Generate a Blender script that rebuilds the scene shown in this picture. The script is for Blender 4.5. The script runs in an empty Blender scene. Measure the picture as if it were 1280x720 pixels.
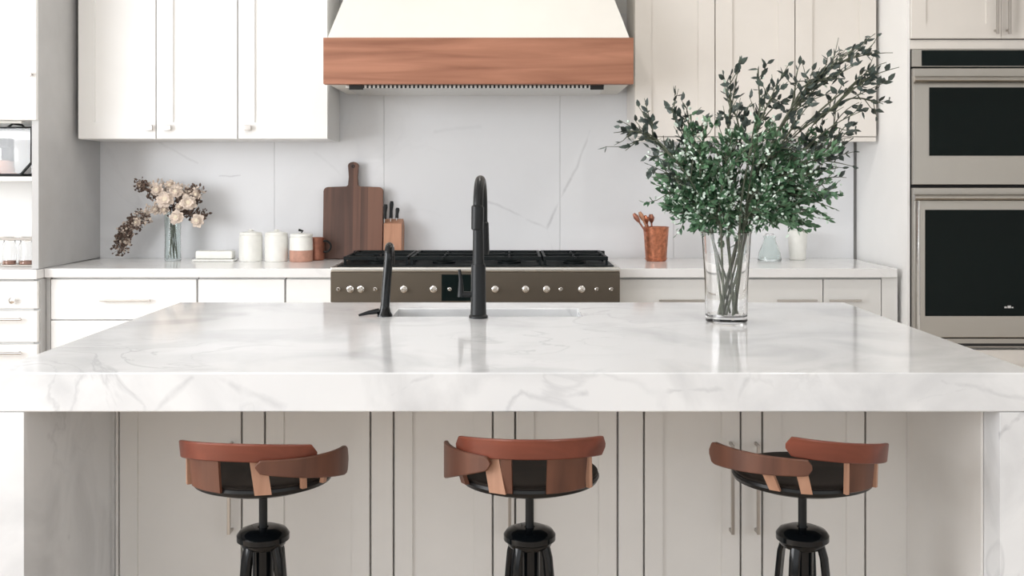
import bpy, bmesh, math, random
from mathutils import Vector, Matrix
random.seed(7)
PI = math.pi
SC = bpy.context.scene
COL = SC.collection
F = 1343.0; CX = 640.0; HY = 228.0; CZ = 1.28      # focal length in px, horizon row, eye height

def X(px, D): return (px-CX)*D/F
def Z(py, D): return CZ-(py-HY)*D/F

# ------------------------------------------------------------------ materials
def nmat(name):
    m = bpy.data.materials.new(name); m.use_nodes = True
    nt = m.node_tree; b = nt.nodes['Principled BSDF']
    return m, nt, b
def simple(name, col, rough=.5, metal=0, spec=.5, var=.04, scale=8, coat=0, bump=0, bscale=60):
    m, nt, b = nmat(name)
    b.inputs['Roughness'].default_value = rough; b.inputs['Metallic'].default_value = metal
    b.inputs['Specular IOR Level'].default_value = spec; b.inputs['Coat Weight'].default_value = coat
    tc = nt.nodes.new('ShaderNodeTexCoord'); n = nt.nodes.new('ShaderNodeTexNoise')
    n.inputs['Scale'].default_value = scale; n.inputs['Detail'].default_value = 3
    nt.links.new(tc.outputs['Object'], n.inputs['Vector'])
    r = nt.nodes.new('ShaderNodeValToRGB')
    c0 = [max(0, c*(1-var)) for c in col]; c1 = [min(1, c*(1+var)) for c in col]
    r.color_ramp.elements[0].position = .3; r.color_ramp.elements[1].position = .7
    r.color_ramp.elements[0].color = (*c0, 1); r.color_ramp.elements[1].color = (*c1, 1)
    nt.links.new(n.outputs['Fac'], r.inputs['Fac']); nt.links.new(r.outputs['Color'], b.inputs['Base Color'])
    if bump:
        n2 = nt.nodes.new('ShaderNodeTexNoise'); n2.inputs['Scale'].default_value = bscale
        nt.links.new(tc.outputs['Object'], n2.inputs['Vector'])
        bp = nt.nodes.new('ShaderNodeBump'); bp.inputs['Strength'].default_value = bump; bp.inputs['Distance'].default_value = .002
        nt.links.new(n2.outputs['Fac'], bp.inputs['Height']); nt.links.new(bp.outputs['Normal'], b.inputs['Normal'])
    return m
def M_(nt, op, a, b=None, c=None, clamp=False):
    n = nt.nodes.new('ShaderNodeMath'); n.operation = op; n.use_clamp = clamp
    for i, v in enumerate((a, b, c)):
        if v is None: continue
        if isinstance(v, (int, float)): n.inputs[i].default_value = v
        else: nt.links.new(v, n.inputs[i])
    return n.outputs[0]
def V_(nt, op, a, b=None, out=0, scale=None):
    n = nt.nodes.new('ShaderNodeVectorMath'); n.operation = op
    for i, v in enumerate((a, b)):
        if v is None: continue
        if isinstance(v, (tuple, Vector)): n.inputs[i].default_value = tuple(v)
        else: nt.links.new(v, n.inputs[i])
    if scale is not None:
        if isinstance(scale, (int, float)): n.inputs['Scale'].default_value = scale
        else: nt.links.new(scale, n.inputs['Scale'])
    return n.outputs['Value'] if op in ('DOT_PRODUCT', 'LENGTH', 'DISTANCE') else n.outputs[0]
def marble(name, base=(.86, .87, .88), vein=(.50, .51, .53), rough=.16, segs=(), seed=0., amt=.55, scale=1.0, cloud=.10):
    """polished white marble with soft clouds, thin procedural veins and a few named cracks of vein"""
    m, nt, b = nmat(name)
    b.inputs['Roughness'].default_value = rough
    tc = nt.nodes.new('ShaderNodeTexCoord')
    mp = nt.nodes.new('ShaderNodeMapping'); mp.inputs['Location'].default_value = (seed, seed*.7, seed*.3)
    ge = nt.nodes.new('ShaderNodeNewGeometry'); POS = ge.outputs['Position']
    nt.links.new(POS, mp.inputs['Vector'])
    P = mp.outputs['Vector']
    def noise(s, det, dist=0., vec=P):
        n = nt.nodes.new('ShaderNodeTexNoise'); n.inputs['Scale'].default_value = s*scale
        n.inputs['Detail'].default_value = det; n.inputs['Distortion'].default_value = dist
        nt.links.new(vec, n.inputs['Vector']); return n
    n1 = noise(1.7, 9, 1.2).outputs['Fac']
    a = M_(nt, 'ABSOLUTE', M_(nt, 'SUBTRACT', n1, .5))
    v1 = M_(nt, 'SUBTRACT', 1.0, M_(nt, 'MULTIPLY', a, 42.0), clamp=True)
    n2 = noise(.9, 3).outputs['Fac']
    mask = M_(nt, 'MULTIPLY', M_(nt, 'SUBTRACT', n2, .46), 6.0, clamp=True)
    v1 = M_(nt, 'MULTIPLY', M_(nt, 'MULTIPLY', v1, mask), amt)
    n3 = noise(2.2, 6, .8).outputs['Fac']
    cl = M_(nt, 'MULTIPLY', M_(nt, 'MULTIPLY', M_(nt, 'SUBTRACT', n3, .45), 4.0, clamp=True), cloud)
    f = M_(nt, 'MAXIMUM', v1, cl)
    if segs:
        wob = V_(nt, 'SUBTRACT', noise(7, 5).outputs['Color'], (.5, .5, .5))
        Q = V_(nt, 'ADD', POS, V_(nt, 'SCALE', wob, scale=.05))
        br = M_(nt, 'ADD', .45, noise(12, 3).outputs['Fac'])
        for (p0, p1, w, st) in segs:
            p0 = Vector(p0); d = Vector(p1)-p0; L2 = d.length_squared
            rel = V_(nt, 'SUBTRACT', Q, tuple(p0))
            t = M_(nt, 'DIVIDE', V_(nt, 'DOT_PRODUCT', rel, tuple(d)), L2, clamp=True)
            near = V_(nt, 'SCALE', tuple(d), scale=t)
            dist = V_(nt, 'DISTANCE', rel, near)
            s = M_(nt, 'SUBTRACT', 1.0, M_(nt, 'DIVIDE', dist, w), clamp=True)
            f = M_(nt, 'MAXIMUM', f, M_(nt, 'MULTIPLY', M_(nt, 'MULTIPLY', s, br), st))
    mx = nt.nodes.new('ShaderNodeMix'); mx.data_type = 'RGBA'
    nt.links.new(f, mx.inputs['Factor']); mx.inputs[6].default_value = (*base, 1); mx.inputs[7].default_value = (*vein, 1)
    nt.links.new(mx.outputs[2], b.inputs['Base Color'])
    return m
def wood(name, c0, c1, rough=.45, axis='x', grain=28, stretch=.06, coat=.0, planks=0, spec=.5):
    m, nt, b = nmat(name); b.inputs['Specular IOR Level'].default_value = spec
    b.inputs['Roughness'].default_value = rough; b.inputs['Coat Weight'].default_value = coat
    tc = nt.nodes.new('ShaderNodeTexCoord'); mp = nt.nodes.new('ShaderNodeMapping')
    s = [1, 1, 1]; s['xyz'.index(axis)] = stretch; mp.inputs['Scale'].default_value = s
    nt.links.new(tc.outputs['Object'], mp.inputs['Vector'])
    n = nt.nodes.new('ShaderNodeTexNoise'); n.inputs['Scale'].default_value = grain; n.inputs['Detail'].default_value = 6
    n.inputs['Distortion'].default_value = .6
    nt.links.new(mp.outputs['Vector'], n.inputs['Vector'])
    r = nt.nodes.new('ShaderNodeValToRGB'); r.color_ramp.elements[0].position = .32; r.color_ramp.elements[1].position = .68
    r.color_ramp.elements[0].color = (*c0, 1); r.color_ramp.elements[1].color = (*c1, 1)
    fac = n.outputs['Fac']
    if planks:
        sp = nt.nodes.new('ShaderNodeSeparateXYZ'); nt.links.new(tc.outputs['Object'], sp.inputs[0])
        fl = M_(nt, 'FLOOR', M_(nt, 'MULTIPLY', sp.outputs['X'], planks))
        w = nt.nodes.new('ShaderNodeTexWhiteNoise'); w.noise_dimensions = '1D'; nt.links.new(fl, w.inputs['W'])
        fac = M_(nt, 'ADD', M_(nt, 'MULTIPLY', fac, .6), M_(nt, 'MULTIPLY', w.outputs['Value'], .4))
    nt.links.new(fac, r.inputs['Fac']); nt.links.new(r.outputs['Color'], b.inputs['Base Color'])
    return m
def steel(name, col=(.62, .60, .56), rough=.28, axis='x'):
    m, nt, b = nmat(name)
    b.inputs['Metallic'].default_value = 1
    tc = nt.nodes.new('ShaderNodeTexCoord'); mp = nt.nodes.new('ShaderNodeMapping')
    s = [60, 60, 60]; s['xyz'.index(axis)] = 1.2; mp.inputs['Scale'].default_value = s
    nt.links.new(tc.outputs['Object'], mp.inputs['Vector'])
    n = nt.nodes.new('ShaderNodeTexNoise'); n.inputs['Scale'].default_value = 3; n.inputs['Detail'].default_value = 4
    nt.links.new(mp.outputs['Vector'], n.inputs['Vector'])
    nt.links.new(M_(nt, 'ADD', rough-.05, M_(nt, 'MULTIPLY', n.outputs['Fac'], .12)), b.inputs['Roughness'])
    b.inputs['Base Color'].default_value = (*col, 1)
    return m
def glass(name, col=(1, 1, 1), rough=0., ior=1.45):
    m, nt, b = nmat(name)
    b.inputs['Base Color'].default_value = (*col, 1); b.inputs['Roughness'].default_value = rough
    b.inputs['Transmission Weight'].default_value = 1; b.inputs['IOR'].default_value = ior
    return m
def leafmat(name, c0, c1):
    m, nt, b = nmat(name)
    b.inputs['Roughness'].default_value = .5
    tc = nt.nodes.new('ShaderNodeTexCoord'); n = nt.nodes.new('ShaderNodeTexNoise')
    n.inputs['Scale'].default_value = 45; n.inputs['Detail'].default_value = 2
    nt.links.new(tc.outputs['Object'], n.inputs['Vector'])
    r = nt.nodes.new('ShaderNodeValToRGB'); r.color_ramp.elements[0].position = .38; r.color_ramp.elements[1].position = .62
    r.color_ramp.elements[0].color = (*c0, 1); r.color_ramp.elements[1].color = (*c1, 1)
    nt.links.new(n.outputs['Fac'], r.inputs['Fac']); nt.links.new(r.outputs['Color'], b.inputs['Base Color'])
    return m

DI = 2.06; DIB = 3.27           # island front and back
BW = 5.22                       # back wall
segs_back = [
    ((X(683, BW), BW, Z(285, BW)), (X(712, BW), BW, Z(225, BW)), .010, .55),
    ((X(712, BW), BW, Z(225, BW)), (X(738, BW), BW, Z(165, BW)), .009, .40),
    ((X(612, BW), BW, Z(252, BW)), (X(683, BW), BW, Z(285, BW)), .009, .38),
    ((X(683, BW), BW, Z(285, BW)), (X(694, BW), BW, Z(318, BW)), .008, .25),
    ((X(545, BW), BW, Z(165, BW)), (X(600, BW), BW, Z(160, BW)), .016, .16),
    ((X(190, BW), BW, Z(172, BW)), (X(245, BW), BW, Z(205, BW)), .010, .30),
    ((X(272, BW), BW, Z(220, BW)), (X(300, BW), BW, Z(219, BW)), .006, .45),
    ((X(395, BW), BW, Z(190, BW)), (X(470, BW), BW, Z(262, BW)), .010, .14),
]
FZ0, FZ1 = Z(515, DI), Z(466, DI)
segs_isl = [
    ((X(200, DI), DI, Z(515, DI)), (X(240, DI), DI, Z(472, DI)), .010, .40),
    ((X(240, DI), DI, Z(472, DI)), (X(285, DI), DI, Z(480, DI)), .008, .15),
    ((X(285, DI), DI, Z(480, DI)), (X(355, DI), DI, Z(512, DI)), .010, .30),
    ((X(490, DI), DI, Z(495, DI)), (X(540, DI), DI, Z(470, DI)), .008, .35),
    ((X(700, DI), DI, Z(500, DI)), (X(735, DI), DI, Z(492, DI)), .007, .40),
    ((X(830, DI), DI, Z(485, DI)), (X(905, DI), DI, Z(490, DI)), .007, .35),
    ((X(925, DI), DI, Z(515, DI)), (X(932, DI), DI, Z(470, DI)), .009, .45),
    ((X(1228, DI), DI, Z(562, DI)), (X(1302, DI), DI, Z(505, DI)), .008, .85),
    ((X(1180, DI), DI, Z(475, DI)), (X(1290, DI), DI, Z(500, DI)), .010, .40),
    ((X(1150, DI), DI, Z(500, DI)), (X(1230, DI), DI, Z(482, DI)), .008, .30),
    ((X(60, DI), DI+.25, Z(700, DI)), (X(30, DI), DI+.2, Z(720, DI)), .010, .35),
]
MAT = dict(
    marble_isl=marble('island_marble', base=(.80, .81, .82), vein=(.38, .39, .41), rough=.09, segs=segs_isl, seed=3.1, amt=.42, scale=1.7, cloud=.48),
    marble_back=marble('backsplash_marble', base=(.82, .83, .85), vein=(.42, .42, .44), rough=.25, segs=segs_back, seed=9.2, amt=.10, scale=.8, cloud=.10),
    marble_top=marble('perimeter_marble', base=(.84, .84, .84), vein=(.5, .5, .52), rough=.15, seed=5., amt=.3, scale=1.5, cloud=.12),
    white=simple('bright_white_paint', (.90, .90, .89), .38, var=.01),
    cream=simple('cream_paint', (.80, .765, .72), .42, var=.015),
    hoodp=simple('hood_plaster', (.80, .785, .74), .7, var=.015, bump=.15),
    greige=simple('greige_paint', (.80, .78, .75), .40, var=.02),
    pale=simple('pale_grey_paint', (.74, .74, .725), .4, var=.01),
    wall=simple('wall_paint', (.86, .86, .85), .8, var=.01, bump=.1),
    ceil=simple('ceiling_paint', (.9, .9, .9), .9, var=.01),
    floor=wood('oak_floor', (.42, .33, .25), (.55, .46, .37), .4, 'y', 14, .08, planks=7),
    hoodw=wood('hood_wood', (.25, .100, .055), (.43, .195, .120), .5, 'x', 22, .07),
    walnut=wood('walnut_wood', (.075, .033, .021), (.20, .092, .058), .5, 'z', 26, .05, planks=28),
    beech=wood('beech_wood', (.42, .20, .115), (.55, .28, .17), .5, 'z', 30, .1),
    leather=wood('rust_bent_plywood', (.115, .027, .014), (.215, .055, .030), .33, 'x', 16, .15),
    brown=wood('brown_bent_plywood', (.075, .027, .015), (.16, .062, .035), .42, 'z', 18, .12),
    tan=wood('sunlit_plywood_edge', (.34, .175, .11), (.48, .27, .18), .45, 'z', 30, .1),  # plywood edge, its sunlit lightness put into the tan
    seatw=wood('dark_seat_wood', (.010, .008, .007), (.024, .017, .013), .5, 'x', 20, .1, spec=.15),
    seatrim=simple('black_seat_rim', (.008, .008, .008), .35, spec=.3),
    blackgloss=simple('black_gloss_metal', (.003, .004, .005), .12, 0, .35),
    black=simple('matte_black_metal', (.008, .009, .010), .36, 0, .3),
    iron=simple('cast_iron', (.004, .007, .008), .5, 0, .2, bump=.4),
    steel=steel('brushed_steel'), steelo=steel('oven_steel', (.46, .44, .405), .30), steelv=steel('oven_steel_vertical', (.46, .44, .405), .30, axis='z'),
    chrome=steel('polished_chrome', (.85, .84, .82), .10),
    darkened=steel('reflection_toned_steel', (.135, .115, .092), .42),  # stainless front; the dark brown it reflects is put into the colour
    sinksteel=steel('sink_steel', (.30, .31, .31), .35),
    hand=steel('satin_nickel', (.50, .47, .44), .32),
    grey=simple('shade_grey_paint', (.52, .52, .52), .4),  # shade on the right-facing hutch side, put into the grey
    darkglass=simple('oven_glass', (.002, .006, .0055), .05, 0, .14),
    display=simple('control_glass', (.003, .008, .008), .10, 0, .15),
    ceramic=simple('white_ceramic', (.84, .84, .80), .28, var=.04, scale=30),
    terracotta=simple('pink_clay', (.50, .27, .20), .6, var=.15, scale=40),
    copper=simple('aged_copper', (.48, .18, .10), .30, .75, var=.35, scale=60),
    copperd=simple('copper_mug_metal', (.36, .15, .10), .35, .6, var=.2, scale=30),
    glass=glass('clear_glass'), gglass=glass('green_tinted_glass', (.90, .955, .945), .10),
    jar=glass('jar_glass', (.97, .97, .97), .02),
    gap=simple('seam_shadow_gap', (.05, .05, .045), .9),
    dark=simple('near_black', (.012, .012, .012), .6),
    logo=simple('pale_print', (.7, .7, .7), .5),
    leafd=leafmat('grey_green_leaf', (.030, .042, .038), (.075, .105, .090)),
    leafg=leafmat('green_leaf', (.026, .085, .038), (.13, .25, .135)),
    blossom=simple('pale_green_blossom', (.70, .82, .72), .6, var=.1, scale=80),
    stem=simple('woody_stem', (.10, .115, .075), .6, var=.3, scale=60),
    petal=simple('dried_cream_petal', (.66, .56, .48), .7, var=.25, scale=50),
    brownbud=simple('dried_brown_bract', (.12, .080, .062), .8, var=.6, scale=60),
    daisyc=simple('cream_flower_center', (.74, .66, .52), .8),
)

# ------------------------------------------------------------------ mesh builder
class MB:
    def __init__(s): s.bm = bmesh.new()
    def box(s, x0, x1, y0, y1, z0, z1, bev=0., mat=None):
        vs = [s.bm.verts.new((x, y, z)) for x in (x0, x1) for y in (y0, y1) for z in (z0, z1)]
        idx = [(0, 1, 3, 2), (4, 6, 7, 5), (0, 4, 5, 1), (2, 3, 7, 6), (0, 2, 6, 4), (1, 5, 7, 3)]
        fs = [s.bm.faces.new([vs[i] for i in f]) for f in idx]
        if mat is not None:
            for v in vs: v.co = mat @ v.co
        if bev > 0:
            es = list({e for f in fs for e in f.edges})
            bmesh.ops.bevel(s.bm, geom=es, offset=bev, segments=2, affect='EDGES', profile=.5)
        return s
    def rings(s, rings, cap=True, close=False):
        R = [[s.bm.verts.new(p) for p in r] for r in rings]
        n = len(R[0]); m = len(R)
        for i in range(m if close else m-1):
            a, b = R[i], R[(i+1) % m]
            for k in range(n): s.bm.faces.new((a[k], a[(k+1) % n], b[(k+1) % n], b[k]))
        if cap and not close:
            s.bm.faces.new(R[0][::-1]); s.bm.faces.new(R[-1])
        return s
    def tube(s, pts, rad, seg=12, cap=True):
        pts = [Vector(p) for p in pts]
        if isinstance(rad, (int, float)): rad = [rad]*len(pts)
        rs = []; up = None
        for i, p in enumerate(pts):
            d = (pts[min(i+1, len(pts)-1)]-pts[max(i-1, 0)])
            if d.length < 1e-9: d = Vector((0, 0, 1))
            d.normalize()
            if up is None:
                up = d.orthogonal().normalized()
            else:
                up = (up-d*up.dot(d))
                up = d.orthogonal().normalized() if up.length < 1e-5 else up.normalized()
            sd = d.cross(up)
            rs.append([p+(up*math.cos(2*PI*k/seg)+sd*math.sin(2*PI*k/seg))*rad[i] for k in range(seg)])
        return s.rings(rs, cap)
    def lathe(s, prof, c=(0, 0, 0), seg=32, mat=None):
        """closed of revolution: prof = [(r, z)...]; r=0 ends become caps"""
        c = Vector(c); R = []
        for r, z in prof:
            if r < 1e-6: R.append([s.bm.verts.new(c+Vector((0, 0, z)))])
            else: R.append([s.bm.verts.new(c+Vector((r*math.cos(2*PI*k/seg), r*math.sin(2*PI*k/seg), z))) for k in range(seg)])
        for a, b in zip(R, R[1:]):
            for k in range(seg):
                k2 = (k+1) % seg
                if len(a) == 1 and len(b) == 1: continue
                if len(a) == 1: s.bm.faces.new((a[0], b[k2], b[k]))
                elif len(b) == 1: s.bm.faces.new((a[k], a[k2], b[0]))
                else: s.bm.faces.new((a[k], a[k2], b[k2], b[k]))
        if mat is not None:
            for r in R:
                for v in r: v.co = mat @ v.co
        return s
    def prism(s, poly, y0, y1, bev=0., axis='y'):
        """polygon in XZ extruded along y (or given axis)"""
        def mk(a, b, c): return (a, c, b) if axis == 'y' else ((c, a, b) if axis == 'x' else (a, b, c))
        A = [s.bm.verts.new(mk(a, b, y0)) for a, b in poly]; B = [s.bm.verts.new(mk(a, b, y1)) for a, b in poly]
        n = len(poly); fs = [s.bm.faces.new(A), s.bm.faces.new(B[::-1])]
        for k in range(n): fs.append(s.bm.faces.new((A[k], B[k], B[(k+1) % n], A[(k+1) % n])))
        if bev:
            es = list({e for f in fs[:2] for e in f.edges})
            bmesh.ops.bevel(s.bm, geom=es, offset=bev, segments=2, affect='EDGES', profile=.5)
        return s
    def grid_slab(s, xs, ys, z0, z1, holes=()):
        V = {}
        def v(i, j, k):
            if (i, j, k) not in V: V[(i, j, k)] = s.bm.verts.new((xs[i], ys[j], (z0, z1)[k]))
            return V[(i, j, k)]
        nx, ny = len(xs)-1, len(ys)-1
        ok = lambda i, j: 0 <= i < nx and 0 <= j < ny and (i, j) not in holes
        for i in range(nx):
            for j in range(ny):
                if not ok(i, j): continue
                s.bm.faces.new((v(i, j, 1), v(i+1, j, 1), v(i+1, j+1, 1), v(i, j+1, 1)))
                s.bm.faces.new((v(i, j, 0), v(i, j+1, 0), v(i+1, j+1, 0), v(i+1, j, 0)))
                for (di, dj, a, b) in ((-1, 0, (i, j), (i, j+1)), (1, 0, (i+1, j), (i+1, j+1)), (0, -1, (i, j), (i+1, j)), (0, 1, (i, j+1), (i+1, j+1))):
                    if not ok(i+di, j+dj): s.bm.faces.new((v(*a, 0), v(*b, 0), v(*b, 1), v(*a, 1)))
        return s
    def shaker(s, x0, x1, z0, z1, yf, t=.02, st=.055, rec=.007, bev=.0012):
        """shaker front facing -Y: slab with a recessed centre panel whose inner edge is a small chamfer"""
        yb = yf+t
        def q(a0, a1, b0, b1, y): return [(a0, y, b0), (a1, y, b0), (a1, y, b1), (a0, y, b1)]
        c = .0015
        R = [q(x0, x1, z0, z1, yb), q(x0, x1, z0, z1, yf+bev), q(x0+bev, x1-bev, z0+bev, z1-bev, yf),
             q(x0+st, x1-st, z0+st, z1-st, yf), q(x0+st+c*.4, x1-st-c*.4, z0+st+c*.4, z1-st-c*.4, yf+rec)]
        return s.rings(R)
    def torus(s, c, R, r, seg=32, sub=8, mat=None):
        c = Vector(c); rs = []
        for i in range(seg):
            a = 2*PI*i/seg; rr = []
            for k in range(sub):
                b = 2*PI*k/sub; p = Vector(((R+r*math.cos(b))*math.cos(a), (R+r*math.cos(b))*math.sin(a), r*math.sin(b)))
                if mat is not None: p = mat @ p
                rr.append(c+p)
            rs.append(rr)
        return s.rings(rs, False, True)
    def build(s, name, mat, parent=None, sharp=35, recalc=True):
        if recalc: bmesh.ops.recalc_face_normals(s.bm, faces=s.bm.faces[:])
        me = bpy.data.meshes.new(name); s.bm.to_mesh(me); s.bm.free()
        me.shade_smooth(); me.set_sharp_from_angle(angle=math.radians(sharp))
        if isinstance(mat, str): mat = MAT[mat]
        me.materials.append(mat)
        o = bpy.data.objects.new(name, me); COL.objects.link(o)
        wn = o.modifiers.new('weighted_normals', 'WEIGHTED_NORMAL'); wn.weight = 100; wn.keep_sharp = True
        if parent is not None:
            o.parent = parent
            me.transform(Matrix.Translation(-world_loc(parent)))
        return o
def world_loc(o):
    v = Vector(o.location)
    while o.parent: o = o.parent; v += o.location
    return v
def tag(o, label=None, cat=None, group=None, kind=None):
    if label: o['label'] = label
    if cat: o['category'] = cat
    if group: o['group'] = group
    if kind: o['kind'] = kind
    return o
def thing(name, loc, label, cat, group=None):
    o = bpy.data.objects.new(name, None); COL.objects.link(o); o.location = loc; o.empty_display_size = .05
    return tag(o, label, cat, group)
def struct(o): o['kind'] = 'structure'; return o

# ------------------------------------------------------------------ room shell
RL, RR, CEIL = -3.3, 3.3, 2.72
struct(MB().box(RL-.1, RR+.1, -2.2, BW+.15, -.1, 0).build('floor', 'floor'))
struct(MB().box(RL-.1, RR+.1, -.6, BW+.15, CEIL, CEIL+.1).build('ceiling', 'ceil'))
struct(MB().box(RL-.1, RR+.1, BW+.032, BW+.15, 0, CEIL).build('wall_back', 'wall'))
struct(MB().box(RR, RR+.1, -.6, BW+.03, 0, CEIL).build('wall_right', 'wall'))
# left wall with one big daylight window opening
w0, w1, wz0, wz1 = -.3, 3.0, .75, 2.45
mb = MB().box(RL-.1, RL, -.6, w0, 0, CEIL).box(RL-.1, RL, w1, BW+.03, 0, CEIL).box(RL-.1, RL, w0, w1, 0, wz0).box(RL-.1, RL, w0, w1, wz1, CEIL)
struct(mb.build('wall_left', 'wall'))
wf = MB()
for a in (w0, (w0+w1)/2-.025, w1-.05): wf.box(RL-.07, RL-.02, a, a+.05, wz0, wz1, .004)
for a in (wz0, wz1-.05): wf.box(RL-.07, RL-.02, w0+.05, w1-.05, a, a+.05, .004)
struct(wf.build('window_1', 'white'))

# backsplash: marble slabs with fine joints
bs = thing('marble_backsplash', (0, BW, 0), 'pale grey veined marble slab backsplash on the wall behind the range', 'backsplash')
sx = [X(110, BW)-.05, X(343, BW), X(480, BW), X(700, BW), X(842, BW), 1.66]
for i in range(5):
    MB().box(sx[i]+.0006, sx[i+1]-.0006, BW, BW+.03, 0, 2.1, .0006).build('marble_slab', 'marble_back', bs)
# upper wall between the cabinets behind the hood
# ------------------------------------------------------------------ hutch at far left
HX = -2.0; HD = 4.54
hx0 = -3.26
hu = thing('pantry_hutch', ((HX+hx0)/2, HD, 0), 'tall white pantry hutch with open niche, at the far left edge', 'cabinet')
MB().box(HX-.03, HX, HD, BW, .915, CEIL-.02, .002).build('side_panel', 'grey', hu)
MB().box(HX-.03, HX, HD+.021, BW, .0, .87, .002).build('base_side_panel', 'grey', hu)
MB().box(hx0, hx0+.03, HD, BW, 0, CEIL-.02, .002).build('side_panel', 'white', hu)
MB().box(hx0+.03, HX-.03, BW-.02, BW, 0, CEIL-.02).build('back_panel', 'white', hu)
NZ = Z(150, HD)
HB = HD+.42
for a, b in ((NZ, NZ+.03), (CEIL-.06, CEIL-.02)): MB().box(hx0+.03, HX-.03, HD+.02, HB, a, b).build('shelf', 'white', hu)
MB().box(hx0+.03, HX-.03, HB, HB+.02, .9125, NZ, .001).build('niche_back', 'white', hu)
MB().box(hx0+.10, HX-.10, HD+.06, HD+.09, NZ-.010, NZ-.0005, .002).build('added_light_strip', 'ceramic', hu)  # made-up fitting to go with the added niche fill light
MB().box(hx0+.03, HX-.03, HD+.04, HB-.0005, 1.285, 1.305, .002).build('shelf', 'white', hu)
for a, b in ((hx0+.002, (hx0+HX)/2-.001), ((hx0+HX)/2+.001, HX-.002)):
    d = MB().shaker(a, b, NZ, CEIL-.03, HD-.02, .02, .06).build('door', 'white', hu)
    kx = b-.012 if b > -2.2 else a+.02
    MB().lathe([(0, 0), (.005, 0), (.005, .015), (.010, .018), (.010, .026), (0, .028)], seg=16, mat=Matrix.Translation((kx-.006, HD-.02, Z(94, HD))) @ Matrix.Rotation(PI/2, 4, 'X')).build('knob', 'hand', d)
MB().box(hx0+.03, HX-.0, HD-.02, BW-.02, .872, .912, .003).build('countertop', 'marble_top', hu)
zz = [.865, Z(388, HD), Z(430, HD), .42, .10]
MB().box(hx0+.03, HX-.03, HD+.02, BW-.02, .10, .868).build('base_body', 'white', hu)
for k in range(3 if True else 0):
    d = MB().shaker(hx0+.005, HX-.006, zz[k+1]+.008, zz[k]-.002, HD-.0, .02, .02 if k == 0 else .05, .004).build('drawer', 'white', hu)
    if k == 0:
        MB().lathe([(0, 0), (.006, 0), (.006, .014), (.013, .018), (.013, .028), (.006, .032), (0, .033)], seg=20, mat=Matrix.Translation((X(18, HD), HD, Z(375, HD))) @ Matrix.Rotation(PI/2, 4, 'X')).build('knob', 'chrome', d)
    else:
        MB().tube([(X(-60, HD), HD-.028, zz[k]-.035), (X(30, HD), HD-.028, zz[k]-.035)], .005).tube([(X(-55, HD), HD-.03, zz[k]-.035), (X(-55, HD), HD+.002, zz[k]-.035)], .004).tube([(X(25, HD), HD-.03, zz[k]-.035), (X(25, HD), HD+.002, zz[k]-.035)], .004).build('handle', 'hand', d)
MB().box(hx0+.03, HX-.03, HD+.07, HD+.09, 0, .10).build('toe_kick', 'white', hu)

# lantern standing on the niche shelf: octagonal black frame with glass
LD = 4.74; lx = X(2, LD); lz0 = 1.3052; lz1 = Z(166, LD)+.012
la = thing('glass_lantern', (lx, LD, lz0), 'black framed glass lantern with clipped corners on the niche shelf, far left', 'lantern')
h = (lz1-lz0); hw = X(50, LD)-lx
poly = [(-hw+.05, 0), (hw-.05, 0), (hw, .055), (hw, h), (-hw, h), (-hw, .055)]
def frame_loop(y):
    m = MB(); n = len(poly)
    for k in range(n):
        a, b = poly[k], poly[(k+1) % n]
        m.tube([(lx+a[0], y, lz0+.007+a[1]), (lx+b[0], y, lz0+.007+b[1])], .0065 if k != 3 else .004, 8)
    return m
for y in (LD-.08, LD+.08): frame_loop(y).build('frame', 'black', la)
for a in poly: MB().tube([(lx+a[0], LD-.08, lz0+.007+a[1]), (lx+a[0], LD+.08, lz0+.007+a[1])], .005, 8).build('cross_bar', 'black', la)
for y in (LD-.08, LD+.08): MB().prism([(lx+a*.96, lz0+.007+b*.98+.002) for a, b in poly], y-.0015, y+.0015).build('glass_pane', 'glass', la)
MB().box(lx-.10, lx+.045, LD-.03, LD+.03, lz0+h*.62, lz0+h*.82, .006).box(lx+.005, lx+.05, LD-.02, LD+.02, lz0+h*.3, lz0+h*.64, .006).build('lamp_holder', 'dark', la)
MB().lathe([(0, .004), (.08, .004), (.08, .012), (.055, .02), (.05, .07), (0, .075)], (lx, LD, lz0), 24).build('candle_cup', 'terracotta', la)
MB().tube([(lx+.02, LD, lz1+.007), (lx+.05, LD, lz1+.028), (lx+.09, LD, lz1+.022), (lx+.105, LD, lz1+.007)], .005, 8).build('handle', 'black', la)

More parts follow.
